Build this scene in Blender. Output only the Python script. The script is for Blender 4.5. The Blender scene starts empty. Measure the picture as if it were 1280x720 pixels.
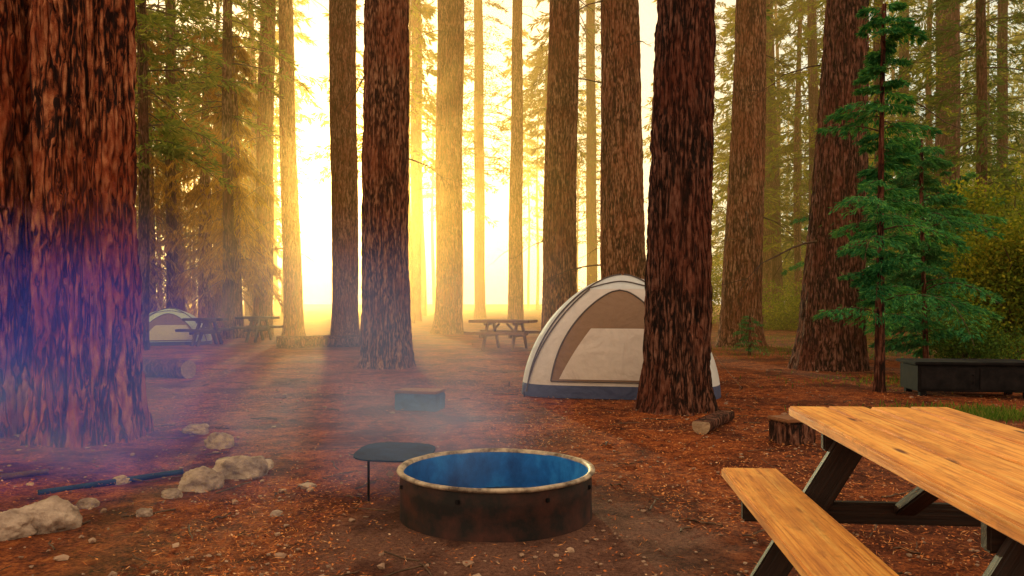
import bpy, bmesh, math, numpy as np
from mathutils import Vector, Matrix
R=math.radians
sc=bpy.context.scene
COL=sc.collection
rng=np.random.default_rng(7)
F=1000.0; HC=1.25; HY=375.0
def dist(py): return HC*F/(py-HY)
def wx(px,d): return (px-640)/F*d

# ---------------------------------------------------------------- noise
def _h(ix,iy,iz,s):
    n=(ix*374761393+iy*668265263+iz*2147483647+s*1274126177)&0xffffffff
    n=((n^(n>>13))*1274126177)&0xffffffff
    n=(n^(n>>16))&0xffffffff
    n=(n*2246822519)&0xffffffff
    return ((n^(n>>15))&0xffff)/65535.0
def vn(p,s=0):
    p=np.asarray(p,dtype=np.float64)
    i=np.floor(p).astype(np.int64); f=p-i; f=f*f*(3-2*f)
    r=0
    for a in (0,1):
        for b in (0,1):
            for c in (0,1):
                w=(f[...,0] if a else 1-f[...,0])*(f[...,1] if b else 1-f[...,1])*(f[...,2] if c else 1-f[...,2])
                r=r+w*_h(i[...,0]+a,i[...,1]+b,i[...,2]+c,s)
    return r*2-1
def fbm(p,o=4,s=0):
    p=np.asarray(p,dtype=np.float64); r=0; a=1; t=0
    for k in range(o):
        r=r+a*vn(p*(2.03**k)+k*17.3,s+k); t+=a; a*=.5
    return r/t
def gh(x,y):
    x=np.asarray(x,dtype=np.float64); y=np.asarray(y,dtype=np.float64)
    p=np.stack([x*.45,y*.45,x*0],-1)
    h=.045*fbm(p,3,5)
    r=np.sqrt((x+.09)**2+(y-4.68)**2)
    k=np.clip((r-.6)/.9,0,1)
    return h*k

# ---------------------------------------------------------------- mesh helpers
def mk(name,V,Fc,mat,parent=None,smooth=False,loc=None,mats=None,mi=None):
    V=np.ascontiguousarray(V,dtype=np.float32); Fc=np.ascontiguousarray(Fc,dtype=np.int32)
    me=bpy.data.meshes.new(name); n,k=Fc.shape
    me.vertices.add(len(V)); me.vertices.foreach_set("co",V.ravel())
    me.loops.add(n*k); me.loops.foreach_set("vertex_index",Fc.ravel())
    me.polygons.add(n); me.polygons.foreach_set("loop_start",np.arange(0,n*k,k,dtype=np.int32))
    try: me.polygons.foreach_set("loop_total",np.full(n,k,dtype=np.int32))
    except Exception: pass
    me.polygons.foreach_set("use_smooth",np.full(n,smooth,dtype=bool))
    for m in (mats or [mat]): me.materials.append(m)
    if mi is not None: me.polygons.foreach_set("material_index",np.asarray(mi,dtype=np.int32))
    me.update(calc_edges=True)
    o=bpy.data.objects.new(name,me); COL.objects.link(o)
    if parent: o.parent=parent
    if loc is not None: o.location=loc
    return o
def empty(name,loc=(0,0,0),rz=0):
    o=bpy.data.objects.new(name,None); o.location=loc; o.rotation_euler=(0,0,rz); o.empty_display_size=.2
    COL.objects.link(o); return o
def bm_obj(name,bm,mat,parent=None,smooth=False):
    me=bpy.data.meshes.new(name); bm.to_mesh(me); bm.free()
    for p in me.polygons: p.use_smooth=smooth
    if mat: me.materials.append(mat)
    o=bpy.data.objects.new(name,me); COL.objects.link(o)
    if parent: o.parent=parent
    return o
def board(parent,name,p0,p1,width,thick,mat,side=(0,1,0),bev=.008):
    p0=Vector(p0);p1=Vector(p1); d=p1-p0; L=d.length; x=d.normalized()
    y=Vector(side); y=(y-x*y.dot(x)).normalized(); z=x.cross(y)
    bm=bmesh.new(); bmesh.ops.create_cube(bm,size=1)
    for v in bm.verts: v.co=Vector((v.co.x*L,v.co.y*width,v.co.z*thick))
    bmesh.ops.bevel(bm,geom=bm.edges[:],offset=bev,segments=2,affect='EDGES')
    o=bm_obj(name,bm,mat,parent)
    M=Matrix((x,y,z)).transposed().to_4x4(); M.translation=(p0+p1)/2
    o.matrix_local=M
    return o
def tube(pts,rad,seg=6):
    pts=np.asarray(pts,float); n=len(pts); rad=np.broadcast_to(np.asarray(rad,float),(n,))
    T=np.gradient(pts,axis=0); T/=np.linalg.norm(T,axis=1)[:,None]+1e-9
    ref=np.array([0.13,0.21,1.0]) if abs(T[0,2])<.8 else np.array([1.0,.1,.05])
    A=np.cross(T,ref); A/=np.linalg.norm(A,axis=1)[:,None]; B=np.cross(T,A)
    a=np.linspace(0,2*np.pi,seg,endpoint=False)
    V=pts[:,None,:]+rad[:,None,None]*(np.cos(a)[None,:,None]*A[:,None,:]+np.sin(a)[None,:,None]*B[:,None,:])
    V=V.reshape(-1,3)
    i=np.arange(n-1)[:,None]*seg; j=np.arange(seg)[None,:]; j2=(j+1)%seg
    Fc=np.stack([i+j,i+j2,i+seg+j2,i+seg+j],-1).reshape(-1,4)
    return V,Fc
class Acc:
    def __init__(s): s.V=[];s.F=[];s.n=0
    def add(s,V,Fc): s.V.append(V); s.F.append(Fc+s.n); s.n+=len(V)
    def get(s): return np.concatenate(s.V),np.concatenate(s.F)
def leaf_quads(P,D,L,W):
    N=len(P); D=D/(np.linalg.norm(D,axis=1)[:,None]+1e-9)
    V=np.empty((N,4,3)); V[:,0]=P; V[:,1]=P+D*(L*.5)[:,None]+W; V[:,2]=P+D*L[:,None]; V[:,3]=P+D*(L*.5)[:,None]-W
    return V.reshape(-1,3),np.arange(N*4).reshape(N,4)

# ---------------------------------------------------------------- materials
def newmat(name):
    m=bpy.data.materials.new(name); m.use_nodes=True; nt=m.node_tree; nt.nodes.clear()
    out=nt.nodes.new("ShaderNodeOutputMaterial"); return m,nt,out
def ramp(nt,stops,src=None):
    n=nt.nodes.new("ShaderNodeValToRGB"); e=n.color_ramp.elements
    while len(e)<len(stops): e.new(.5)
    for i,(p,c) in enumerate(stops): e[i].position=p; e[i].color=(*c,1) if len(c)==3 else c
    if src is not None: nt.links.new(src,n.inputs[0])
    return n
def mixc(nt,a,b,f,mode='MIX'):
    n=nt.nodes.new("ShaderNodeMix"); n.data_type='RGBA'; n.blend_type=mode
    for s,v in ((n.inputs[0],f),(n.inputs[6],a),(n.inputs[7],b)):
        if hasattr(v,"links"): nt.links.new(v,s)
        elif isinstance(v,(int,float)): s.default_value=v
        else: s.default_value=(*v,1)
    return n.outputs[2]
def coords(nt,scale=(1,1,1),kind="Object",rand=True):
    tc=nt.nodes.new("ShaderNodeTexCoord"); mp=nt.nodes.new("ShaderNodeMapping"); mp.inputs["Scale"].default_value=scale
    nt.links.new(tc.outputs[kind],mp.inputs[0])
    if rand:
        oi=nt.nodes.new("ShaderNodeObjectInfo"); ml=nt.nodes.new("ShaderNodeMath"); ml.operation='MULTIPLY'; ml.inputs[1].default_value=53
        nt.links.new(oi.outputs["Random"],ml.inputs[0]); nt.links.new(ml.outputs[0],mp.inputs["Location"])
    return mp.outputs[0]
def bsdf(nt,out,col=None,rough=.8,spec=.3,metal=0,bump=None,bs=.5,bd=.02):
    b=nt.nodes.new("ShaderNodeBsdfPrincipled")
    if hasattr(col,"links"): nt.links.new(col,b.inputs["Base Color"])
    else: b.inputs["Base Color"].default_value=(*col,1)
    if hasattr(rough,"links"): nt.links.new(rough,b.inputs["Roughness"])
    else: b.inputs["Roughness"].default_value=rough
    b.inputs["Specular IOR Level"].default_value=spec; b.inputs["Metallic"].default_value=metal
    if bump is not None:
        bn=nt.nodes.new("ShaderNodeBump"); bn.inputs["Strength"].default_value=bs; bn.inputs["Distance"].default_value=bd
        nt.links.new(bump,bn.inputs["Height"]); nt.links.new(bn.outputs[0],b.inputs["Normal"])
    nt.links.new(b.outputs[0],out.inputs[0]); return b
def noise(nt,vec,scale,detail=5,rough=.6,dist=0):
    n=nt.nodes.new("ShaderNodeTexNoise"); n.inputs["Scale"].default_value=scale; n.inputs["Detail"].default_value=detail
    n.inputs["Roughness"].default_value=rough; n.inputs["Distortion"].default_value=dist
    nt.links.new(vec,n.inputs["Vector"]); return n.outputs["Fac"]
def math_(nt,op,a,b=None,clamp=False):
    n=nt.nodes.new("ShaderNodeMath"); n.operation=op; n.use_clamp=clamp
    for i,v in enumerate((a,b)):
        if v is None: continue
        if hasattr(v,"links"): nt.links.new(v,n.inputs[i])
        else: n.inputs[i].default_value=v
    return n.outputs[0]

def bark_mat(name,light,mid,dark,sc_=1.0):
    m,nt,out=newmat(name)
    v=coords(nt,(1,1,.12)); v2=coords(nt,(1,1,1)); v3=coords(nt,(1,1,.34))
    a=noise(nt,v,10*sc_,3,.55,.8)
    fur=math_(nt,'MULTIPLY',math_(nt,'ABSOLUTE',math_(nt,'SUBTRACT',a,.5)),9.0,True)
    b=noise(nt,v3,24*sc_,6,.75,.5); c_=noise(nt,v2,80,4,.7); big=noise(nt,v2,1.1,3,.55)
    vo=nt.nodes.new("ShaderNodeTexVoronoi"); vo.inputs["Scale"].default_value=20*sc_; nt.links.new(v3,vo.inputs["Vector"])
    plate=math_(nt,'MULTIPLY',vo.outputs["Distance"],.55)
    h=math_(nt,'ADD',math_(nt,'MULTIPLY',fur,.38),math_(nt,'ADD',math_(nt,'MULTIPLY',b,.6),math_(nt,'SUBTRACT',math_(nt,'MULTIPLY',c_,.46),plate)))
    c=ramp(nt,[(.26,dark),(.50,mid),(.80,light)],h).outputs[0]
    c=mixc(nt,c,(mid[0]*1.1,mid[1]*.7,mid[2]*.55),ramp(nt,[(.42,(0,0,0)),(.62,(.55,.55,.55))],big).outputs[0])
    c=mixc(nt,dark,c,ramp(nt,[(.0,(.06,.06,.06)),(.5,(1,1,1))],fur).outputs[0])
    bsdf(nt,out,c,.9,.2,bump=h,bs=1.0,bd=.09)
    return m
M_bark=bark_mat("bark_pine",(.68,.34,.19),(.36,.125,.06),(.04,.014,.010),1.35)
M_bark2=bark_mat("bark_pine_dark",(.42,.19,.13),(.20,.066,.040),(.020,.009,.007),1.4)
M_barkl=bark_mat("bark_big_red",(.90,.36,.17),(.44,.10,.036),(.028,.008,.006),1.0)

def leaf_mat(name,c1,c2,c3,tr=.35):
    m,nt,out=newmat(name)
    g=nt.nodes.new("ShaderNodeNewGeometry")
    mp=coords(nt,(1,1,1),"Object",False)
    n=noise(nt,mp,.9,2,.6)
    f=math_(nt,'ADD',math_(nt,'MULTIPLY',g.outputs["Random Per Island"],.55),math_(nt,'MULTIPLY',n,.7))
    c=ramp(nt,[(.25,c1),(.6,c2),(.95,c3)],f).outputs[0]
    d=nt.nodes.new("ShaderNodeBsdfDiffuse"); t=nt.nodes.new("ShaderNodeBsdfTranslucent")
    nt.links.new(c,d.inputs[0]); nt.links.new(mixc(nt,c,(1.7,1.4,.6),1,'MULTIPLY'),t.inputs[0])
    mx=nt.nodes.new("ShaderNodeMixShader"); mx.inputs[0].default_value=tr
    nt.links.new(d.outputs[0],mx.inputs[1]); nt.links.new(t.outputs[0],mx.inputs[2]); nt.links.new(mx.outputs[0],out.inputs[0])
    return m
M_needle=leaf_mat("conifer_needles",(.03,.07,.02),(.07,.15,.035),(.16,.24,.04))
M_fir=leaf_mat("young_fir_needles",(.015,.09,.045),(.045,.21,.08),(.16,.40,.11))
M_gold=leaf_mat("cedar_foliage_gold",(.14,.075,.018),(.38,.19,.03),(.58,.34,.05),.5)
M_lime=leaf_mat("broadleaf_lime",(.06,.11,.014),(.18,.24,.03),(.42,.36,.045),.45)
M_pale=leaf_mat("pale_fir_needles",(.05,.11,.03),(.16,.24,.05),(.38,.38,.08),.45)
M_grass=leaf_mat("grass_blades",(.03,.09,.015),(.08,.16,.025),(.22,.22,.05))
def simple(name,c1,c2,scale=8,rough=.8,spec=.3,metal=0,bs=.4,bd=.01,st=(.35,.65)):
    m,nt,out=newmat(name); v=coords(nt); n=noise(nt,v,scale,8,.65)
    c=ramp(nt,[(st[0],c1),(st[1],c2)],n).outputs[0]; n2=noise(nt,v,scale*6,6,.6)
    bsdf(nt,out,c,rough,spec,metal,bump=math_(nt,'ADD',n,math_(nt,'MULTIPLY',n2,.4)),bs=bs,bd=bd); return m
M_twig=simple("twig_bark",(.04,.02,.012),(.14,.075,.045),20)
M_rock=simple("granite_rock",(.16,.10,.08),(.55,.40,.32),6,.9,.2,0,.9,.04)
M_block=simple("weathered_block",(.02,.06,.18),(.05,.15,.42),7,.85,.2,0,.6,.01)
M_steel_out=simple("blackened_steel",(.008,.005,.006),(.085,.022,.015),6,.6,.4,.2,.5,.004,(.42,.75))
M_rim=simple("worn_rim_steel",(.08,.05,.04),(.50,.38,.28),11,.55,.4,.3,.3,.003,(.36,.58))
M_plate=simple("grill_plate_steel",(.006,.020,.06),(.015,.05,.13),10,.7,.25,0,.3,.002)
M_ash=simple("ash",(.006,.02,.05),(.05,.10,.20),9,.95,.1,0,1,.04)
M_dark=simple("dark_painted_metal",(.005,.004,.005),(.016,.012,.013),8,.85,.12,0,.3,.003)
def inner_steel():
    m,nt,out=newmat("inner_steel_blue_light"); v2=coords(nt,(1,1,.7))
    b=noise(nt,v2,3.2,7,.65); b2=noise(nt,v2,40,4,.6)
    c=ramp(nt,[(.32,(.004,.04,.17)),(.5,(.01,.12,.45)),(.68,(.03,.27,.75))],b).outputs[0]  # bluish light from smoke and sky, painted into the inner steel colour
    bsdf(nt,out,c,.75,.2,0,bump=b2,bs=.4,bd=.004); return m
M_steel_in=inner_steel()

def wood(name,c1,c2,c3,gs=1.0,rough=.6,spec=.35,smudge=.5):
    m,nt,out=newmat(name); v=coords(nt,(.35,9,9)); v2=coords(nt,(1,3,3)); v3=coords(nt,(2.0,70,70))
    n1=noise(nt,v,3*gs,8,.6,.6); n2=noise(nt,v2,2.2,5,.6); n3=noise(nt,v3,1.5,4,.6); n4=noise(nt,v2,9,6,.7)
    f=math_(nt,'ADD',math_(nt,'MULTIPLY',n1,.55),math_(nt,'MULTIPLY',n3,.45))
    c=ramp(nt,[(.34,c1),(.5,c2),(.66,c3)],f).outputs[0]
    st=ramp(nt,[(.48,(0,0,0)),(.68,(smudge,)*3)],n2).outputs[0]
    c=mixc(nt,c,(c1[0]*.7,c1[1]*.65,c1[2]*.6),st)
    c=mixc(nt,c,(.42,.34,.30),math_(nt,'MULTIPLY',ramp(nt,[(.52,(0,0,0)),(.66,(1,1,1))],n4).outputs[0],.5),'MULTIPLY')
    vk=coords(nt,(1.1,5,5)); vo=nt.nodes.new("ShaderNodeTexVoronoi"); vo.inputs["Scale"].default_value=1.6; nt.links.new(vk,vo.inputs["Vector"])
    kn=ramp(nt,[(.05,(1,1,1)),(.13,(0,0,0))],vo.outputs["Distance"]).outputs[0]
    c=mixc(nt,c,(c1[0]*.3,c1[1]*.25,c1[2]*.25),kn)
    oi=nt.nodes.new("ShaderNodeObjectInfo")
    br=ramp(nt,[(0,(.74,.66,.60)),(1,(1.0,1.0,1.0))],oi.outputs["Random"]).outputs[0]
    c=mixc(nt,c,br,1,'MULTIPLY')
    bsdf(nt,out,c,rough,spec,0,bump=f,bs=.7,bd=.010); return m
M_wood=wood("varnished_pine_planks",(.46,.14,.025),(.86,.36,.06),(.96,.56,.14))
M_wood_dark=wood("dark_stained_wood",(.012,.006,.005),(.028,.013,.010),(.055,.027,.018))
M_wood_mid=wood("weathered_brown_wood",(.12,.045,.02),(.26,.10,.04),(.42,.19,.09))
M_logend=wood("cut_log_wood",(.25,.15,.09),(.42,.28,.18),(.55,.4,.27))

# ---------------------------------------------------------------- ground
def ground_mat():
    m,nt,out=newmat("forest_floor")
    v=coords(nt,(1,1,1),"Object",False)
    a=noise(nt,v,.55,5,.6); b=noise(nt,v,7,8,.7); c_=noise(nt,v,45,6,.7); e=noise(nt,v,160,4,.7)
    f=math_(nt,'ADD',math_(nt,'MULTIPLY',b,.5),math_(nt,'MULTIPLY',c_,.5))
    needles=ramp(nt,[(.39,(.03,.008,.006)),(.48,(.26,.055,.018)),(.57,(.54,.14,.036)),(.69,(.78,.28,.08))],f).outputs[0]
    gravel=ramp(nt,[(.36,(.06,.026,.022)),(.5,(.25,.115,.082)),(.62,(.40,.20,.145)),(.75,(.60,.38,.29))],math_(nt,'ADD',math_(nt,'MULTIPLY',c_,.45),math_(nt,'MULTIPLY',e,.55))).outputs[0]
    vl=nt.nodes.new("ShaderNodeVectorMath"); vl.operation='DISTANCE'; nt.links.new(v,vl.inputs[0]); vl.inputs[1].default_value=(0,4.35,0)
    r=math_(nt,'ADD',vl.outputs["Value"],math_(nt,'MULTIPLY',math_(nt,'SUBTRACT',a,.5),1.6))
    pad=ramp(nt,[(.0,(1,1,1)),(.24,(.9,.9,.9)),(.36,(0,0,0))],math_(nt,'DIVIDE',r,3.6)).outputs[0]
    area=ramp(nt,[(.46,(0,0,0)),(.62,(.4,.4,.4))],a).outputs[0]
    k=math_(nt,'MAXIMUM',pad,area)
    c=mixc(nt,needles,gravel,k)
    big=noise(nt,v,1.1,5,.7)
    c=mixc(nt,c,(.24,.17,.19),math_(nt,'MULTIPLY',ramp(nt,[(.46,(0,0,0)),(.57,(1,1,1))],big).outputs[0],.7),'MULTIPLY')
    h=math_(nt,'ADD',math_(nt,'MULTIPLY',b,.8),math_(nt,'ADD',math_(nt,'MULTIPLY',c_,.5),math_(nt,'MULTIPLY',e,.25)))
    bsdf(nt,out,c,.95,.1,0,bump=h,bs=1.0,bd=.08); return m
n=420
u=np.linspace(-1,1,n); gx=3.0*np.sinh(5.0*u)
X,Y=np.meshgrid(gx,gx+5.5,indexing='ij')
fine=.016*fbm(np.stack([X*6,Y*6,X*0],-1),3,9)*np.exp(-((X**2+(Y-5)**2)/300))
Z=gh(X,Y)+fine*np.clip((np.hypot(X+.09,Y-4.68)-.5)*2,0,1)
V=np.stack([X,Y,Z],-1).reshape(-1,3)
i=np.arange(n-1)[:,None]*n; j=np.arange(n-1)[None,:]
Fc=np.stack([i+j,i+n+j,i+n+j+1,i+j+1],-1).reshape(-1,4)
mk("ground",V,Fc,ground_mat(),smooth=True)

def litter():
    m,nt,out=newmat("litter"); g=nt.nodes.new("ShaderNodeNewGeometry")
    c=ramp(nt,[(0,(.05,.014,.008)),(.3,(.28,.06,.02)),(.65,(.58,.16,.04)),(.93,(.72,.28,.085)),(1,(.74,.46,.28))],g.outputs["Random Per Island"]).outputs[0]
    bsdf(nt,out,c,.85,.2)
    Nn=190000
    d=2.2+ (rng.random(Nn)**1.6)*16; a=(rng.random(Nn)-.5)*1.5
    x=np.tan(a)*d; y=d
    dens=fbm(np.stack([x*.8,y*.8,x*0],-1),3,31)
    pr=np.hypot(x-.0,y-4.4)+.25*fbm(np.stack([x*2,y*2,x*0],-1),2,77)
    keep=(rng.random(Nn)<np.clip(.55+dens*1.7,0.06,1)*np.where(pr<1.0,.14,1))&(np.hypot(x+.09,y-4.68)>.6)
    x=x[keep];y=y[keep]; k=len(x)
    P=np.stack([x,y,gh(x,y)+.008+rng.random(k)*.014],-1)
    az=rng.random(k)*2*np.pi; D=np.stack([np.cos(az),np.sin(az),rng.normal(0,.25,k)],-1)
    chip=rng.random(k)<.3
    L=np.where(chip,rng.uniform(.006,.022,k),rng.uniform(.02,.055,k))
    w=np.where(chip,rng.uniform(.003,.009,k),.0011+.0003*y*.5)
    Wv=np.stack([-np.sin(az),np.cos(az),rng.normal(0,.4,k)],-1)*w[:,None]
    V,Fq=leaf_quads(P,D,L,Wv); mk("pine_needle_litter",V,Fq,m)
litter()
def ico(sub):
    bm=bmesh.new(); bmesh.ops.create_icosphere(bm,subdivisions=sub,radius=1)
    V=np.array([v.co[:] for v in bm.verts]); Fc=np.array([[v.index for v in f.verts] for f in bm.faces]); bm.free(); return V,Fc
iv,ifc=ico(1)
ac=Acc()
for k in range(2600):
    d=2.4+rng.random()**1.5*12; a=(rng.random()-.5)*1.4; x=math.tan(a)*d; y=d
    if math.hypot(x+.09,y-4.68)<.68: continue
    s=rng.uniform(.004,.014)*(1 if rng.random()<.93 else 2.4)
    V=iv*s*np.array([rng.uniform(.7,1.4),rng.uniform(.7,1.4),rng.uniform(.4,.8)])*(1+.25*rng.normal(size=(len(iv),1)))
    ac.add(V+np.array([x,y,float(gh(x,y))+.007]),ifc)
V,Fq=ac.get(); mk("pebbles",V,Fq,simple("pebble_stone",(.14,.07,.05),(.45,.28,.19),3))
ac=Acc()
for k in range(300):
    d=2.6+rng.random()**1.3*12; a=(rng.random()-.5)*1.3; x=math.tan(a)*d
    if math.hypot(x+.09,d-4.68)<.75: continue
    az=rng.random()*6.3; L_=rng.uniform(.06,.35); tt=np.linspace(-.5,.5,5)
    px_=x+np.cos(az)*L_*tt; py_=d+np.sin(az)*L_*tt
    V,Fq=tube(np.stack([px_,py_,gh(px_,py_)+.012],-1)+rng.normal(0,.004,(5,3)),rng.uniform(.002,.007),4); ac.add(V,Fq)
V,Fq=ac.get(); mk("fallen_twigs",V,Fq,M_twig)

# ---------------------------------------------------------------- trees
def boughs(rg,path,z0,z1,nb,Lf,K,lL,lW,rise=.1,droop=.45,hang=.2,stem=.02,azr=None,spread=.42,lr=(.65,1.15)):
    P=[];D=[];L=[];W=[]; ac=Acc()
    for b in range(nb):
        z=z0+(z1-z0)*(b+rg.random())/nb
        t=(z-z0)/(z1-z0+1e-6); Lb=Lf(t)*rg.uniform(*lr)
        az=rg.uniform(*azr) if azr else rg.random()*2*np.pi
        d=np.array([math.cos(az),math.sin(az),0]); s=np.array([-d[1],d[0],0])
        x0,y0=path(z); base=np.array([x0,y0,z])
        rr=rise+rg.normal(0,.1); dd=droop*rg.uniform(.6,1.3)
        tt=np.linspace(0,1,7)
        wob=rg.normal(0,.05)*Lb
        cv=base+d*Lb*tt[:,None]+np.array([0,0,1])*(Lb*(rr*tt-dd*tt**2))[:,None]+s*(wob*np.sin(tt*3))[:,None]
        V,Fq=tube(cv,stem*Lb/2*(1-tt*.85)+.002,4); ac.add(V,Fq)
        k=max(8,int(K)); q=rg.random(k)**.75*.9+.1
        ntw=max(6,int(Lb*7)); tw=np.floor(q*ntw)/ntw; sg=np.where(rg.random(k)<.5,-1,1)
        so=rg.random(k); reach=spread*Lb*(1.05-tw)**.8*(.75+.25*np.sin(tw*37+b))
        p=base+d*Lb*(tw+so*reach/Lb*.7)[:,None]+np.array([0,0,1])*(Lb*(rr*tw-dd*tw**2)-hang*reach*so**1.5)[:,None]+s*(sg*so*reach)[:,None]+s*(wob*np.sin(tw*3))[:,None]
        p=p+rg.normal(0,.012*Lb,(k,3))
        dirv=d*rg.uniform(.2,1,(k,1))+s*(sg*rg.uniform(.1,1,k))[:,None]+np.array([0,0,1])*rg.normal(-hang,.3,(k,1))
        ll=lL*rg.uniform(.6,1.3,k)
        wv=np.cross(dirv,rg.normal(0,.5,(k,3))+np.array([0,0,1])); wv/=np.linalg.norm(wv,axis=1)[:,None]+1e-9
        P.append(p);D.append(dirv);L.append(ll);W.append(wv*(lW*rg.uniform(.6,1.2,k))[:,None])
    V,Fq=leaf_quads(np.concatenate(P),np.concatenate(D),np.concatenate(L),np.concatenate(W))
    return V,Fq,ac
def trunk_mesh(rb,rt,zt,lx,ly,H,seg,rows,flare,amp,seed):
    near=zt*1.15
    z=np.concatenate([np.linspace(-.25,near,rows),np.linspace(near,H,18)[1:]])
    a=np.linspace(0,2*np.pi,seg,endpoint=False)
    r=rb+(rt-rb)*np.clip(z,0,None)/zt
    r=np.where(z>near,(rb+(rt-rb)*near/zt)*(1-(z-near)/(H-near)*.93),r)
    r=np.maximum(r,.03)
    A,Zz=np.meshgrid(a,z); Rr=np.broadcast_to(r[:,None],A.shape).copy()
    fl=flare*np.exp(-np.clip(Zz,0,None)/(.55*rb+.12))
    lob=fbm(np.stack([np.cos(A)*1.7+seed,np.sin(A)*1.7,Zz*.15],-1),2,seed)
    Rr*=1+fl*(1+.9*lob)+.05*lob
    if amp>0:
        cs=6.5
        q=np.stack([np.cos(A)*cs*rb*2+seed,np.sin(A)*cs*rb*2,Zz*.8],-1)
        wz=vn(q*.5+9,seed)*.6
        rid=np.abs(vn(q+wz[...,None],seed+3)); rid2=np.abs(vn(q*np.array([2.1,2.1,3.2])+5,seed+4))
        Rr+=amp*(np.minimum(rid*2.2,1)*.8-.6)+amp*.6*(np.minimum(rid2*2.5,1)-.5)+amp*.35*vn(q*np.array([5,5,14]),seed+8)
    wob=.02*np.sin(Zz*.7+seed)
    Xx=Rr*np.cos(A)+lx*np.clip(Zz,0,None)+wob; Yy=Rr*np.sin(A)+ly*np.clip(Zz,0,None)
    V=np.stack([Xx,Yy,Zz],-1).reshape(-1,3); nr=len(z)
    i=np.arange(nr-1)[:,None]*seg; j=np.arange(seg)[None,:]; j2=(j+1)%seg
    return V,np.stack([i+j,i+j2,i+seg+j2,i+seg+j],-1).reshape(-1,4)
def tree(name,pxb,wb,pyb,pxt,wt,mat,H=26,seg=40,rows=60,flare=.35,amp=.02,crown=None,cmat=None,dd=None,nb=60,K=60,seed=1,dead=0,Lc=2.6,lL=.22,lW=.028,cz=None):
    d=dd or dist(pyb); x=wx(pxb,d); y=d
    zt=HC+.375*d; lx=(wx(pxt,d)-x)/zt
    rb=wb/2/F*d; rt=wt/2/F*d
    root=empty(name,(x,y,float(gh(x,y))-.02))
    V,Fq=trunk_mesh(rb,rt,zt,lx,0,H,seg,rows,flare,amp,seed)
    mk("trunk",V,Fq,mat,root,True)
    rg=np.random.default_rng(seed*11+3)
    path=lambda z:(lx*z,0)
    z0=cz if cz is not None else max(zt*1.05,9)
    if nb:
        V,Fq,ac=boughs(rg,path,z0,H,nb,lambda t:Lc*(1-t)**.7*(.55+.45*min(1,t*5))+.3,K,lL,lW)
        mk("crown",V,Fq,cmat or M_needle,root); V,Fq=ac.get(); mk("limbs",V,Fq,M_twig,root)
    if dead:
        ac=Acc()
        for k in range(dead):
            z=rg.uniform(2.0,z0); az=rg.random()*2*np.pi; Lb=rg.uniform(.4,1.8)
            tt=np.linspace(0,1,6)[:,None]; dv=np.array([math.cos(az),math.sin(az),0])
            base=np.array([lx*z,0,z])
            cv=base+dv*(Lb*tt+rb*.7)+np.array([0,0,1])*(rg.normal(0,.15)*tt-.35*tt**2)*Lb+rg.normal(0,.03,(6,3))*tt
            V,Fq=tube(cv,np.linspace(.018,.004,6)*min(1.3,Lb),4); ac.add(V,Fq)
            for q in range(4):
                s0=cv[rg.integers(2,6)]; e=s0+rg.normal(0,.25,3)*Lb*.6+dv*.2*Lb-np.array([0,0,.15])
                V,Fq=tube(np.linspace(s0,e,3),[.007,.005,.003],3); ac.add(V,Fq)
        V,Fq=ac.get(); mk("dead_limbs",V,Fq,M_twig,root)
    return root
tree("redwood_tree",108,112,548,106,108,M_barkl,seg=240,rows=460,amp=.06,flare=.28,seed=1,nb=30,K=50,cz=12)
tree("redwood_tree",-2,118,540,-8,112,M_barkl,seg=180,rows=320,amp=.055,flare=.15,seed=2,nb=30,K=50,cz=12)
tree("pine_tree",483,60,458,482,53,M_bark,seg=130,rows=260,amp=.035,flare=.22,seed=3,nb=40,dead=4)
tree("pine_tree",848,80,511,856,70,M_bark2,seg=200,rows=360,amp=.045,flare=.30,seed=4,nb=30,cz=12)
tree("pine_tree",432,32,420,428,33,M_bark,seg=60,rows=120,amp=.02,flare=.25,seed=5,dead=6)
tree("pine_tree",561,33,416,563,33,M_bark,seg=60,rows=120,amp=.02,flare=.35,seed=6,dead=8)
tree("pine_tree",644,20,406,647,12,M_bark,seg=40,rows=80,amp=.02,flare=.1,seed=7,dead=6)
tree("pine_tree",698,44,434,705,37,M_bark,seg=80,rows=160,amp=.025,flare=.2,seed=8,dead=9)
tree("pine_tree",782,58,440,774,46,M_bark,seg=90,rows=180,amp=.03,flare=.2,seed=9,dead=6)
tree("pine_tree",926,50,433,939,36,M_bark,seg=80,rows=160,amp=.025,flare=.25,seed=10,dead=6)
tree("pine_tree",1037,78,462,1059,47,M_bark2,seg=110,rows=220,amp=.035,flare=.2,seed=11,dead=8)
tree("pine_tree",328,24,421,335,18,M_bark,seg=40,rows=80,amp=.02,flare=.3,seed=12,dead=14)
tree("pine_tree",367,24,423,356,17,M_bark,seg=40,rows=80,amp=.02,flare=.4,seed=13,dead=12)
tree("pine_tree",1183,30,414,1185,26,M_bark2,seg=40,rows=80,amp=.02,flare=.2,seed=14,dead=10)
tree("pine_tree",970,20,402,958,14,M_bark2,seg=30,rows=60,amp=.02,flare=.3,seed=15,dead=6)
tree("pine_tree",520,14,402,520,12,M_bark,seg=24,rows=50,amp=.02,flare=.2,seed=16,dead=6,nb=50)
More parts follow.
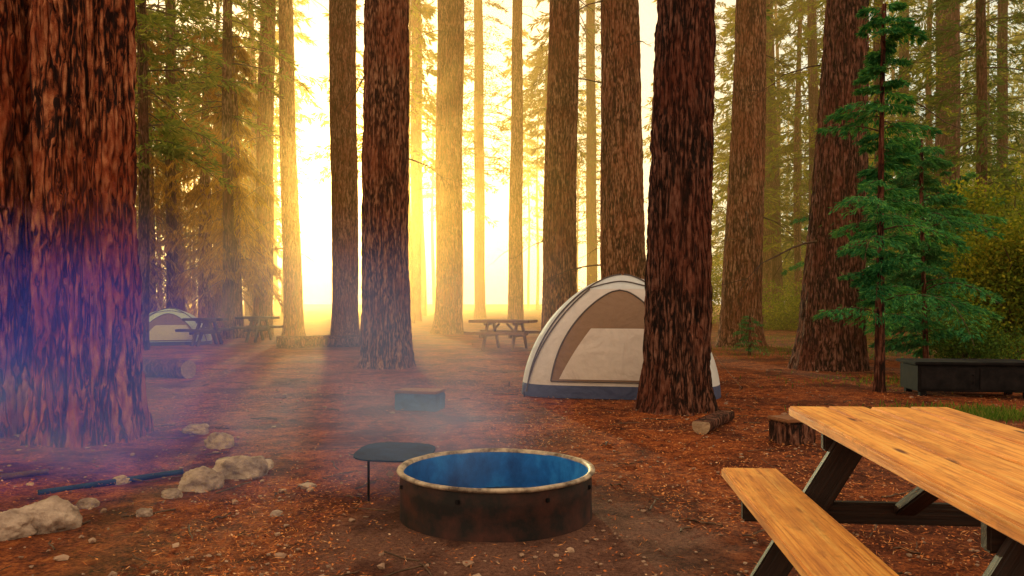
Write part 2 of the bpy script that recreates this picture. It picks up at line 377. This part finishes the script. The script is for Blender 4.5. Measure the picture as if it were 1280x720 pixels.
for (px,py,pt,sd_,cz,nb_,K_,Lc_,H_,cm) in [(1250,412,1254,21,2.0,150,110,3.2,24,M_pale),(1130,404,1130,22,2.5,150,110,3.4,26,M_lime),(880,400,880,23,2.5,140,100,3.2,24,M_lime),(740,398,738,24,5,140,90,3.4,26,M_needle),(215,416,212,25,6.5,130,130,4.2,22,M_pale),(1020,406,1015,26,6,120,90,3.0,24,M_lime),(600,398,598,27,9,120,90,4.0,26,M_needle),
      (1228,428,1226,28,4.0,110,130,2.6,20,M_needle),(1100,420,1098,29,5.0,110,120,2.8,22,M_lime),(180,438,178,30,4.4,75,170,2.4,14,M_pale),(285,424,284,31,7.0,80,120,2.6,18,M_pale)]:
    tree("fir_tree",px,14,py,pt,11,M_bark2,seg=20,rows=40,amp=0,seed=sd_,cz=cz,nb=nb_,K=K_,Lc=Lc_,H=H_,lL=.24,lW=.032,cmat=cm)
for k,(px,py,h,l) in enumerate([(258,419,11,1.7),(294,423,10,1.4),(186,417,12,1.9),(222,412,13,1.8),(276,410,13,1.8),(160,412,12,1.9),(330,402,12,1.5)]):
    d=dist(py); x=wx(px,d); root=empty("cedar_tree",(x,d,0))
    V,Fq=trunk_mesh(.30*d/26*.9,.15,7,rng.normal(0,.015),0,h,30,40,.5,.015,40+k); mk("trunk",V,Fq,M_bark,root,True)
    rg=np.random.default_rng(60+k)
    V,Fq,ac=boughs(rg,lambda z:(0,0),1.9,h,95,lambda t:l*(1-t*.75)+.2,105,.27,.022,rise=.25,droop=1.0,hang=1.2,stem=.015,spread=.38,lr=(.5,1.3))
    mk("hanging_foliage",V,Fq,M_gold,root); V,Fq=ac.get(); mk("limbs",V,Fq,M_twig,root)

def sapling(name,px,py,h,L,nb,K,mat,seed,z0=.35,lL=.07,lW=.008,rt=.035,lx=.01):
    d=dist(py); x=wx(px,d); root=empty(name,(x,d,float(gh(x,d))-.02))
    V,Fq=trunk_mesh(rt,rt*.5,h*.6,lx,0,h,20,60,.3,.006,seed); mk("trunk",V,Fq,M_bark2,root,True)
    rg=np.random.default_rng(seed)
    V,Fq,ac=boughs(rg,lambda z:(lx*z,0),z0,h,nb,lambda t:L*(1-t)**.45*(.75+.25*min(1,t*4))*(.8+.35*math.sin(t*19+seed))+.14,K,lL,lW,rise=.35,droop=.55,hang=.45,stem=.018,spread=.5,lr=(.35,1.35))
    mk("foliage",V,Fq,mat,root); V,Fq=ac.get(); mk("limbs",V,Fq,M_twig,root); return root
sapling("young_fir_tree",1097,492,5.2,.90,85,500,M_fir,71,z0=1.0,rt=.07,lL=.08,lW=.009,lx=.02)
sapling("young_fir_tree",1158,470,3.9,1.2,80,560,M_fir,72,z0=.4,rt=.05,lL=.085,lW=.010,lx=-.02)
sapling("young_fir_tree",1052,448,4.3,1.15,60,360,M_fir,73,z0=1.3,lL=.11,lW=.012)
sapling("young_fir_tree",938,443,.9,.35,30,60,M_fir,74,z0=.15)
sapling("young_fir_tree",1196,452,3.8,1.4,70,380,M_fir,75,z0=.3,lL=.11,lW=.012)
sapling("young_fir_tree",1125,440,5.0,1.5,70,330,M_fir,76,z0=.6,lL=.13,lW=.014)

def shrub(name,px,py,w,h,nl,mat,seed,leaf=.06):
    d=dist(py); x=wx(px,d); root=empty(name,(x,d,0)); rg=np.random.default_rng(seed)
    ac=Acc(); P=[]
    nst=int(14+w*6)
    for s in range(nst):
        az=rg.random()*2*np.pi; sp=rg.random()**.6*w/2; hh=h*rg.uniform(.45,1)*(1-.35*(sp/(w/2))**2)
        tt=np.linspace(0,1,7)[:,None]
        end=np.array([math.cos(az)*sp,math.sin(az)*sp,hh]); cv=end*np.concatenate([tt,tt,tt**.7],1)+rg.normal(0,.03*h,(7,3))*tt
        V,Fq=tube(cv,np.linspace(.018,.004,7)*h/2,4); ac.add(V,Fq)
        m=nl//nst
        for c in range(5):
            c0=cv[rg.integers(2,7)]+rg.normal(0,.1*w,3); P.append(c0+rg.normal(0,1,(m//5,3))*np.array([.09*w,.09*w,.06*h]))
    P=np.concatenate(P); P[:,2]=np.abs(P[:,2]); k=len(P)
    D=rg.normal(0,1,(k,3))+np.array([0,0,-.3]); Wv=np.cross(D,rg.normal(0,1,(k,3))); Wv/=np.linalg.norm(Wv,axis=1)[:,None]+1e-9
    V,Fq=leaf_quads(P,D,leaf*rg.uniform(.6,1.3,k),Wv*leaf*.3); mk("leaves",V,Fq,mat,root)
    V,Fq=ac.get(); mk("stems",V,Fq,M_twig,root)
shrub("leafy_shrub",1268,458,2.2,3.6,30000,M_lime,81,.08)
shrub("leafy_shrub",1240,424,4.5,5.4,24000,M_pale,82,.13)
shrub("leafy_shrub",985,412,5,1.4,7000,M_lime,83,.11)
shrub("leafy_shrub",1150,412,6,3.4,14000,M_lime,84,.15)
shrub("leafy_shrub",850,404,7,3.6,9000,M_lime,85,.15)
shrub("leafy_shrub",1000,395,10,6.5,14000,M_lime,86,.22)
shrub("leafy_shrub",1200,397,10,8,16000,M_lime,89,.22)
shrub("leafy_shrub",190,402,6,2.4,7000,M_gold,87,.12)
shrub("leafy_shrub",740,400,6,1.5,4000,M_lime,88,.12)
shrub("leafy_shrub",1215,462,1.6,1.2,7000,M_needle,90,.06)

def forest():
    root=empty("distant_forest"); rg=np.random.default_rng(99)
    ac=Acc(); VL=[];FL=[];nv=0; VG=[];FG=[];ng=0; limb=Acc()
    for k in range(230):
        d=rg.uniform(42,120); px=rg.uniform(-250,1530)
        dens=1.0 if (px>860) else (.7 if px<330 else .33)
        if 380<px<450: dens=.1
        if rg.random()>dens: continue
        x=wx(px,d); r=rg.uniform(.10,.34)*(1 if rg.random()<.8 else 1.7); H=rg.uniform(20,32)
        zz=np.linspace(0,H,9)[:,None]; ln=rg.normal(0,.012)
        cv=np.concatenate([x+ln*zz+.1*np.sin(zz*.3+k),d+0*zz,zz],1)
        V,Fq=tube(cv,np.linspace(r,r*.25,9),8); ac.add(V,Fq)
        low=(px>860 or px<330)
        z0=rg.uniform(1.5,7) if low else rg.uniform(9,15)
        V,Fq,a2=boughs(rg,lambda z:(x+ln*z,d),z0,H,45,lambda t:rg.uniform(2.0,3.2)*(1-t*.7)+.3,42,.58,.075,stem=.012,hang=.4)
        if rg.random()<.45: VL.append(V);FL.append(Fq+nv);nv+=len(V)
        else: VG.append(V);FG.append(Fq+ng);ng+=len(V)
        V,Fq=a2.get(); limb.add(V,Fq)
    V,Fq=ac.get(); mk("trunks",V,Fq,M_bark,root,True)
    mk("foliage_green",np.concatenate(VL),np.concatenate(FL),M_needle,root)
    mk("foliage_lime",np.concatenate(VG),np.concatenate(FG),M_lime,root)
    V,Fq=limb.get(); mk("limbs",V,Fq,M_twig,root)
forest()

def grass(pts,name,hgt=.1):
    P=[]
    for (px,py,sx,sy,nn) in pts:
        d=dist(py); x=wx(px,d); P.append(np.stack([rng.normal(x,sx,nn),rng.normal(d,sy,nn),np.zeros(nn)],-1))
    P=np.concatenate(P); P[:,2]=gh(P[:,0],P[:,1]); k=len(P)
    D=np.stack([rng.normal(0,.35,k),rng.normal(0,.35,k),np.ones(k)],-1); az=rng.random(k)*6.3
    Wv=np.stack([np.cos(az),np.sin(az),0*az],-1)*.006
    V,Fq=leaf_quads(P,D,hgt*rng.uniform(.4,1.3,k),Wv); mk(name,V,Fq,M_grass)
grass([(1200,515,.5,.25,1200),(1260,522,.4,.2,1200),(1150,425,4,2,6000),(1000,440,1.6,1.2,2000),(1240,480,1.2,.5,2000)],"grass_patch",.08)

# ---------------------------------------------------------------- rocks & logs
def rock(px,py,w,h,dp=None,seed=0,mat=None,name="granite_rock"):
    d=dist(py); x=wx(px,d); V,Fq=ico(5); dp=dp or w*.8
    V=np.sign(V)*np.abs(V)**.8
    q=V*1.3+seed*7.7
    V=V*(1+.42*fbm(q,4,seed)[:,None]+.10*np.abs(fbm(q*5,3,seed+4))[:,None])
    V=V*np.array([w/2,dp/2,h*.62]); mk(name,V,Fq,mat or M_rock,smooth=True,loc=(x,d,float(gh(x,d))+h*.22))
rock(58,655,.30,.17,.26,1); rock(12,662,.26,.15,.25,2); rock(300,592,.36,.17,.26,3); rock(250,606,.26,.14,.24,4)
rock(274,556,.24,.14,.2,5); rock(330,583,.12,.07,.1,6); rock(215,617,.12,.05,.1,7); rock(150,600,.1,.05,.1,8)
rock(385,606,.10,.03,.08,9); rock(245,541,.22,.09,.2,10); rock(180,640,.09,.05,.08,11); rock(110,630,.12,.06,.1,12); rock(345,640,.07,.03,.06,13)
def log(name,p0,p1,r,mat,endmat,seed,half=False):
    p0=np.array(p0,float);p1=np.array(p1,float); n=14; pts=np.linspace(p0,p1,n)
    root=empty(name,tuple(p0)); pts=pts-p0
    V,Fq=tube(pts,r,28)
    c=np.repeat(pts,28,axis=0); dv=V-c; V=c+dv*(1+.12*fbm(V*9+seed,3,seed))[:,None]
    if half: V[:,2]=np.where(dv[:,2]>r*.35,c[:,2]+r*.35+.05*dv[:,2],V[:,2])
    mk("log_body",V,Fq,mat,root,True)
    for k,(s,e) in enumerate(((0,1),(n-1,-1))):
        ring=V[s*28:(s+1)*28]; cc=ring.mean(0); ax=(pts[-1]-pts[0]); ax/=np.linalg.norm(ax)
        cc=cc-ax*e*.004
        Vv=np.concatenate([ring,cc[None]]); Ff=np.array([[i,(i+1)%28,28] for i in range(28)]); mk("cut_end_%d"%k,Vv,Ff,endmat,root)
    return root
def gp(px,py,up=0):
    d=dist(py); x=wx(px,d); return (x,d,float(gh(x,d))+up)
log("cut_log",gp(876,545,.085),gp(908,527,.085),.085,M_bark2,M_logend,1,True)
log("fallen_branch",gp(48,617,.012),gp(228,588,.014),.020,M_plate,M_plate,3)
log("fallen_log",gp(345,436,.16),gp(450,434,.16),.16,M_bark2,M_logend,4)
log("fallen_log",gp(168,470,.14),gp(236,474,.14),.15,M_bark2,M_logend,5)
log("fallen_branch",gp(0,600,.02),gp(60,592,.02),.022,M_twig,M_twig,6)

def block(name,px,py,w,dpt,h,mat,top,rz):
    x,y,z=gp(px,py); root=empty(name,(x,y,z-.01),rz)
    bm=bmesh.new(); bmesh.ops.create_cube(bm,size=1)
    for v in bm.verts: v.co=Vector((v.co.x*w,v.co.y*dpt,(v.co.z+.5)*h))
    bmesh.ops.bevel(bm,geom=bm.edges[:],offset=.015,segments=3,affect='EDGES')
    bmesh.ops.subdivide_edges(bm,edges=bm.edges[:],cuts=3,use_grid_fill=True)
    for v in bm.verts: v.co+=Vector(rng.normal(0,.003,3))
    bm_obj("body",bm,mat,root)
    board(root,"worn_cap",(-w/2-.01,0,h+.018),(w/2+.01,0,h+.018),dpt+.02,.03,top,(0,1,0),.01)
    return root
block("wooden_step_block",525,512,.50,.32,.20,M_block,M_wood_mid,R(-14))
block("stump_seat",990,556,.30,.26,.20,M_bark2,M_wood_mid,R(20))

# ---------------------------------------------------------------- fire ring
def revolve(prof,seg):
    prof=np.array(prof); a=np.linspace(0,2*np.pi,seg,endpoint=False)
    r=prof[:,0][:,None]; z=prof[:,1][:,None]
    V=np.stack([r*np.cos(a),r*np.sin(a),z+0*a],-1).reshape(-1,3); n=len(prof)
    i=np.arange(n-1)[:,None]*seg; j=np.arange(seg)[None,:]; j2=(j+1)%seg
    return V,np.stack([i+j,i+j2,i+seg+j2,i+seg+j],-1).reshape(-1,4)
fr=empty("fire_ring",(-.093,4.68,0))
RR=.555;HH=.27
V,Fq=revolve([(RR-.004,HH-.01),(RR+.002,.2),(RR+.004,.17),(RR,.13),(RR,.06),(RR+.006,-.03)],128)
d3=.008*fbm(V*5,3,3); V[:,:2]*=(1+d3)[:,None]; mk("outer_wall",V,Fq,M_steel_out,fr,True)
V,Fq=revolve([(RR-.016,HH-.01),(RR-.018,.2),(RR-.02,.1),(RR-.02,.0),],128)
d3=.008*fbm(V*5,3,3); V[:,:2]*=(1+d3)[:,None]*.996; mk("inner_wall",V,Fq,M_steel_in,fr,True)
V,Fq=revolve([(RR-.018,HH-.012),(RR-.012,HH+.005),(RR+.004,HH+.010),(RR+.018,HH+.006),(RR+.022,HH-.004),(RR+.014,HH-.014),(RR-.0,HH-.018)],128)
V[:,2]+=.006*fbm(V*4,2,8); mk("rolled_rim",V,Fq,M_rim,fr,True)
a_=np.linspace(0,1,30); V,Fq=revolve([(max(.001,(RR-.02)*t),.035+.03*(1-t)) for t in a_],96)
V[:,2]+=.03*fbm(V*9,4,2); mk("ash_bed",V,Fq,M_ash,fr,True)
for k,az in enumerate((-110,-60,-20,200)):
    b=board(fr,"bolt_%d"%k,(math.cos(R(az))*(RR+.0),math.sin(R(az))*(RR+.0),.2),(math.cos(R(az))*(RR+.014),math.sin(R(az))*(RR+.014),.2),.022,.022,M_dark,(0,0,1),.003)
V,Fq=tube([(-.80,.30,-.02),(-.80,.30,.255)],.008,10); mk("hinge_post",V,Fq,M_dark,fr,True)
bm=bmesh.new()
pts=[]
for k in range(40):
    t=k/40*2*math.pi; c,s=math.cos(t),math.sin(t); nn=3.4
    rr=1/((abs(c)**nn+abs(s)**nn)**(1/nn)); pts.append((c*rr*.24+s*rr*.05,s*rr*.27))
lo=[bm.verts.new((x,y,0)) for x,y in pts]; hi=[bm.verts.new((x,y,.010)) for x,y in pts]
bm.faces.new(hi); bm.faces.new(lo[::-1])
for k in range(40): bm.faces.new((lo[k],lo[(k+1)%40],hi[(k+1)%40],hi[k]))
o=bm_obj("grill_plate",bm,M_plate,fr); o.location=(-.66,.50,.262); o.rotation_euler=(R(2),R(3),R(6))

# ---------------------------------------------------------------- picnic table
def picnic(name,loc,rz,L,mtop,mleg,W=.74,th=.045):
    root=empty(name,loc,rz)
    npl=4; pw=W/npl
    for k in range(npl):
        x=-W/2+pw*(k+.5)
        board(root,"top_plank_%d"%(k+1),(x,-L/2+rng.normal(0,.008),.75-th/2),(x,L/2+rng.normal(0,.008),.75-th/2+rng.normal(0,.002)),pw-.013,th,mtop,(1,0,0),.006)
    for s in (-1,1):
        xs=s*(W/2+.045+.13)
        board(root,"seat_plank_%s"%("left" if s<0 else "right"),(xs,-L/2,.43),(xs,L/2,.43),.26,th,mtop,(1,0,0),.007)
    for t,yy in (("far",L/2-.42),("near",-L/2+.42)):
        board(root,"top_cleat_"+t,(-W/2+.04,yy,.66),(W/2-.04,yy,.66),.045,.085,mleg,(0,1,0))
        board(root,"seat_beam_"+t,(-W/2-.29,yy,.36),(W/2+.29,yy,.36),.045,.09,mleg,(0,1,0))
        for s in (-1,1):
            board(root,"leg_%s_%s"%(t,"l" if s<0 else "r"),(s*.20,yy-.047,.70),(s*.62,yy-.047,.0),.045,.12,mleg,(0,1,0))
        board(root,"brace_"+t,(0,yy,.37),(0,yy*.25,.66),.09,.045,mleg,(1,0,0))
    return root
th=R(-5)
cx=1.30+.37; yfar=3.76; Lt=2.2
picnic("picnic_table",(cx-math.sin(R(5))*Lt/2,yfar-Lt/2,0),th,Lt,M_wood,M_wood_dark)
d=20.2; picnic("picnic_table",(wx(629,d),d,0),R(72),1.6,M_wood_mid,M_wood_mid,.8,.07)
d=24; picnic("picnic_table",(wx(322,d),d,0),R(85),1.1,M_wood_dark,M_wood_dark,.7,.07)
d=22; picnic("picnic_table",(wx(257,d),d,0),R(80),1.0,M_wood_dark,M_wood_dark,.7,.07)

x,y,z=gp(1224,497); fl=empty("food_storage_locker",(x,y+.3,z),R(-6))
board(fl,"body",(-.72,0,.25),(.72,0,.25),.62,.34,M_dark,(0,1,0),.012)
board(fl,"lid",(-.77,0,.445),(.77,0,.445),.70,.04,M_dark,(0,1,0),.012)
for k,(a,b) in enumerate(((-.64,-.24),(.64,-.24),(-.64,.24),(.64,.24))):
    board(fl,"foot_%d"%k,(a,b,-.02),(a,b,.09),.08,.08,M_dark,(0,1,0),.005)
for k,a in enumerate((-.36,.36)):
    board(fl,"door_%d"%k,(a-.33,-.315,.25),(a+.33,-.315,.25),.02,.28,M_dark,(0,1,0),.006)
V,Fq=tube([(-.06,-.33,.2),(-.06,-.36,.2),(-.06,-.36,.3),(-.06,-.33,.3)],.006,6); mk("handle",V,Fq,M_dark,fl)

# ---------------------------------------------------------------- tents
def fabric(name,col,tr=.35,fold=1.0):
    m,nt,out=newmat(name); v=coords(nt,(1,1,1)); n=noise(nt,v,2.2,3,.5,.8); n2=noise(nt,v,9,3,.5)
    c=ramp(nt,[(.3,tuple(x*.9 for x in col)),(.7,col)],n2).outputs[0]
    b=bsdf(nt,out,c,.65,.3,0,bump=math_(nt,'ADD',n,math_(nt,'MULTIPLY',n2,.25)),bs=.8*fold,bd=.08)
    t=nt.nodes.new("ShaderNodeBsdfTranslucent"); nt.links.new(c,t.inputs[0])
    mx=nt.nodes.new("ShaderNodeMixShader"); mx.inputs[0].default_value=tr
    nt.links.new(b.outputs[0],mx.inputs[1]); nt.links.new(t.outputs[0],mx.inputs[2]); nt.links.new(mx.outputs[0],out.inputs[0]); return m
M_fly=fabric("tent_fly_white",(.88,.86,.90)); M_body=fabric("tent_body_cream",(.86,.73,.70)); M_band=fabric("tent_base_grey_blue",(.07,.08,.17),.1)
M_mesh=fabric("tent_door_mesh",(.30,.17,.11),.2); M_door=fabric("tent_door_flap",(.84,.68,.62),.3); M_seam=fabric("tent_seam_grey",(.12,.085,.08),.1)
M_bluefly=fabric("tent_fly_pale",(.84,.86,.92)); M_bluebody=fabric("tent_body_pale",(.8,.82,.9))
M_cord=simple("guy_cord",(.2,.15,.1),(.35,.27,.2),9)
def tent(name,loc,rz,a,H,mf,mb):
    root=empty(name,loc,rz)
    def S(th,ph,off=0):
        th=np.asarray(th,float);ph=np.asarray(ph,float)
        n=5.5-3.3*np.sin(ph); c=np.cos(th);s=np.sin(th)
        r=1/((np.abs(c)**n+np.abs(s)**n)**(1/n))
        k=np.cos(ph)**1.12
        sag=1-.05*np.cos(2*th)**2*np.sin(2*ph)
        return np.stack([(a+off)*r*k*c*sag,(a+off)*r*k*s*sag,(H+off)*np.sin(ph)],-1)
    nt_,np_=144,48
    th=np.linspace(-np.pi,np.pi,nt_,endpoint=False); ph=np.linspace(0,np.pi/2-.004,np_)
    T,Pm=np.meshgrid(th,ph); V=S(T,Pm).reshape(-1,3)
    i=np.arange(np_-1)[:,None]*nt_; j=np.arange(nt_)[None,:]; j2=(j+1)%nt_
    Fq=np.stack([i+j,i+j2,i+nt_+j2,i+nt_+j],-1).reshape(-1,4)
    Tf=(T[:-1]+np.pi/nt_).ravel(); Pf=Pm[:-1].ravel()
    mi=np.zeros(len(Fq),int)
    mi[np.abs(Tf+np.pi/2)<R(45)]=1
    mi[(Pf>R(60))]=0
    mi[Pf<R(5)]=2
    mk("dome",V,Fq,None,root,True,mats=[mf,mb,M_band],mi=mi)
    def patch(nm,f0,f1,hl,hr,off,mat,c0=-90):
        m,q=30,30; pp=np.linspace(f0,f1,m); VV=[]
        for p in pp:
            VV.append(S(np.radians(np.linspace(c0-hl(p),c0+hr(p),q)),np.full(q,R(p)),off))
        VV=np.array(VV).reshape(-1,3); i=np.arange(m-1)[:,None]*q; j=np.arange(q-1)[None,:]
        mk(nm,VV,np.stack([i+j,i+j+1,i+q+j+1,i+q+j],-1).reshape(-1,4),mat,root,True)
    top=59
    hw=lambda p:33*max(0,1-((p)/top)**3.2)**.5+ .01
    patch("door_mesh",7.5,top,hw,hw,.010,M_mesh)
    patch("door_flap",8.5,33,lambda p:hw(p)-3.5-(p-8)*.35,lambda p:hw(p)-3,.018,M_door)
    def seam(nm,th_,ph_,r,mat,off=.014):
        V,Fq=tube(S(np.radians(th_),np.radians(ph_),off),r,6); mk(nm,V,Fq,mat,root,True)
    pp=np.linspace(7.5,top,40); l=np.array([hw(p) for p in pp])
    seam("door_zip",np.concatenate([-90-l,(-90+l)[::-1]]),np.concatenate([pp,pp[::-1]]),.011,M_seam)
    seam("door_sill",np.linspace(-123,-57,30),np.full(30,7.5),.01,M_seam)
    for k,c in enumerate((-135,-45,45,135)):
        p2=np.linspace(2,88,50); seam("pole_sleeve_%d"%k,np.full(50,c),p2,.011,M_seam if k<2 else mf)
    p3=np.linspace(6,60,40); seam("fly_edge_l",-90-45+np.linspace(0,6,40),p3,.010,M_seam)
    t4=np.linspace(-135,-45,40); seam("fly_brow",t4,60+9*np.sin(np.linspace(0,np.pi,40)),.009,M_seam)
    for k,(c,e) in enumerate(((-135,.9),(-45,.9),(180,.6),(0,.6))):
        p0=S(R(c),R(28 if e>.8 else 20),.02); dv=np.array([math.cos(R(c)),math.sin(R(c))])
        p1=np.array([*(dv*(a*1.15+e*.2)),.03]); V,Fq=tube([p0,p1],.002,4); mk("guy_line_%d"%k,V,Fq,M_cord,root)
        V,Fq=tube([p1+[0,0,.03],p1-[0,0,.08]],.007,5); mk("stake_%d"%k,V,Fq,M_dark,root)
    return root
d=11.35; tent("dome_tent",(wx(778,d),d,0),R(-11),1.32,1.60,M_fly,M_body)
d=23; tent("dome_tent",(wx(212,d),d,0),R(20),1.15,1.0,M_bluefly,M_bluebody)

# ---------------------------------------------------------------- haze & smoke
def vol_box(name,lo,hi,builder):
    lo=np.array(lo,float);hi=np.array(hi,float); c=(lo+hi)/2; s=(hi-lo)/2
    V=np.array([(x,y,z) for x in (-1,1) for y in (-1,1) for z in (-1,1)])*s
    Fq=np.array([(0,1,3,2),(4,6,7,5),(0,4,5,1),(2,3,7,6),(0,2,6,4),(1,5,7,3)])
    m=bpy.data.materials.new(name); m.use_nodes=True; nt=m.node_tree; nt.nodes.clear(); out=nt.nodes.new("ShaderNodeOutputMaterial")
    builder(nt,out,c,s,m); return mk(name,V,Fq,m,loc=tuple(c))
def haze(nt,out,c,s,m):
    v=nt.nodes.new("ShaderNodeVolumeScatter"); v.inputs["Color"].default_value=(1,.55,.16,1); v.inputs["Density"].default_value=.0115; v.inputs["Anisotropy"].default_value=.84
    nt.links.new(v.outputs[0],out.inputs["Volume"])
vol_box("morning_mist",(-60,10.8,-.1),(60,110,26),haze)
def smoke(nt,out,c,s,m):
    try: m.cycles.volume_step_rate=2.0
    except Exception: pass
    tc=nt.nodes.new("ShaderNodeTexCoord"); sp=nt.nodes.new("ShaderNodeSeparateXYZ"); nt.links.new(tc.outputs["Object"],sp.inputs[0])
    n=noise(nt,tc.outputs["Object"],.9,2,.5,.5)
    d=math_(nt,'MULTIPLY',math_(nt,'SUBTRACT',n,.42),6.0,); d=math_(nt,'MAXIMUM',d,0)
    zf=math_(nt,'SUBTRACT',1,math_(nt,'DIVIDE',math_(nt,'ADD',sp.outputs[2],float(s[2])),float(2*s[2])),True)
    xf=math_(nt,'SUBTRACT',1,math_(nt,'POWER',math_(nt,'ABSOLUTE',math_(nt,'DIVIDE',sp.outputs[0],float(s[0]))),3.),True)
    yf=math_(nt,'SUBTRACT',1,math_(nt,'POWER',math_(nt,'ABSOLUTE',math_(nt,'DIVIDE',sp.outputs[1],float(s[1]))),3.),True)
    ef=math_(nt,'MULTIPLY',zf,math_(nt,'MULTIPLY',xf,yf))
    d=math_(nt,'MULTIPLY',d,ef)
    def blob(p,r,k,e=1.5):
        vd=nt.nodes.new("ShaderNodeVectorMath"); vd.operation='DISTANCE'; nt.links.new(tc.outputs["Object"],vd.inputs[0])
        vd.inputs[1].default_value=(p[0]-c[0],p[1]-c[1],p[2]-c[2])
        bl=math_(nt,'SUBTRACT',1,math_(nt,'DIVIDE',vd.outputs["Value"],r),True); return math_(nt,'MULTIPLY',math_(nt,'POWER',bl,e),k)
    b1=blob((-3.7,5.9,.45),1.9,3.0,1.1); b2=blob((-1.0,7.0,.2),2.6,.5,1.0); b3=blob((-.5,5.3,.2),1.1,.7,1.0)
    d=math_(nt,'MULTIPLY',d,math_(nt,'ADD',math_(nt,'ADD',b1,math_(nt,'ADD',b2,b3)),.15))
    d=math_(nt,'ADD',d,math_(nt,'MULTIPLY',math_(nt,'MULTIPLY',b1,ef),.35))
    col=mixc(nt,(.34,.42,1),(.05,.075,1),math_(nt,'MULTIPLY',b1,2.5,True))
    v=nt.nodes.new("ShaderNodeVolumeScatter"); nt.links.new(col,v.inputs["Color"]); nt.links.new(d,v.inputs["Density"]); v.inputs["Anisotropy"].default_value=-.2
    nt.links.new(v.outputs[0],out.inputs["Volume"])
vol_box("campfire_smoke",(-6.5,4.0,-.05),(.6,10.6,2.0),smoke)

# ---------------------------------------------------------------- light
AZ=-12.0; EL=7.0
w=bpy.data.worlds.new("World"); sc.world=w; w.use_nodes=True; nt=w.node_tree; nt.nodes.clear()
sky=nt.nodes.new("ShaderNodeTexSky"); sky.sky_type='NISHITA'; sky.sun_disc=False; sky.sun_elevation=R(EL); sky.sun_rotation=R(AZ)
sky.dust_density=3.5; sky.air_density=1.2; sky.ozone_density=1
bg=nt.nodes.new("ShaderNodeBackground"); bg.inputs[1].default_value=.10
tint=mixc(nt,sky.outputs[0],(1.25,.88,.54),1,'MULTIPLY')
nt.links.new(tint,bg.inputs[0])
bg_fill=nt.nodes.new("ShaderNodeBackground"); bg_fill.inputs[0].default_value=(1,.78,.50,1); bg_fill.inputs[1].default_value=1.12  # even warm fill added over the sky to brighten camera-facing sides
ad=nt.nodes.new("ShaderNodeAddShader"); nt.links.new(bg.outputs[0],ad.inputs[0]); nt.links.new(bg_fill.outputs[0],ad.inputs[1])
wo=nt.nodes.new("ShaderNodeOutputWorld"); nt.links.new(ad.outputs[0],wo.inputs[0])
L=bpy.data.lights.new("sun",'SUN'); L.energy=5; L.angle=R(1.0); L.color=(1,.58,.22)
so=bpy.data.objects.new("sun",L); COL.objects.link(so)
sd=Vector((math.sin(R(AZ))*math.cos(R(EL)),math.cos(R(AZ))*math.cos(R(EL)),math.sin(R(EL))))
so.rotation_euler=(-sd).to_track_quat('-Z','Y').to_euler(); so.location=(-5,30,12)

cam=bpy.data.cameras.new("camera"); co=bpy.data.objects.new("camera",cam); COL.objects.link(co)
co.location=(0,0,HC); co.rotation_euler=(R(90),0,0); cam.sensor_width=36; cam.lens=F/1280*36; cam.shift_y=(HY-360)/1280; cam.clip_end=2000; cam.clip_start=.05
sc.camera=co
sc.view_settings.view_transform='Standard'; sc.view_settings.look='None'; sc.view_settings.exposure=0; sc.view_settings.gamma=1
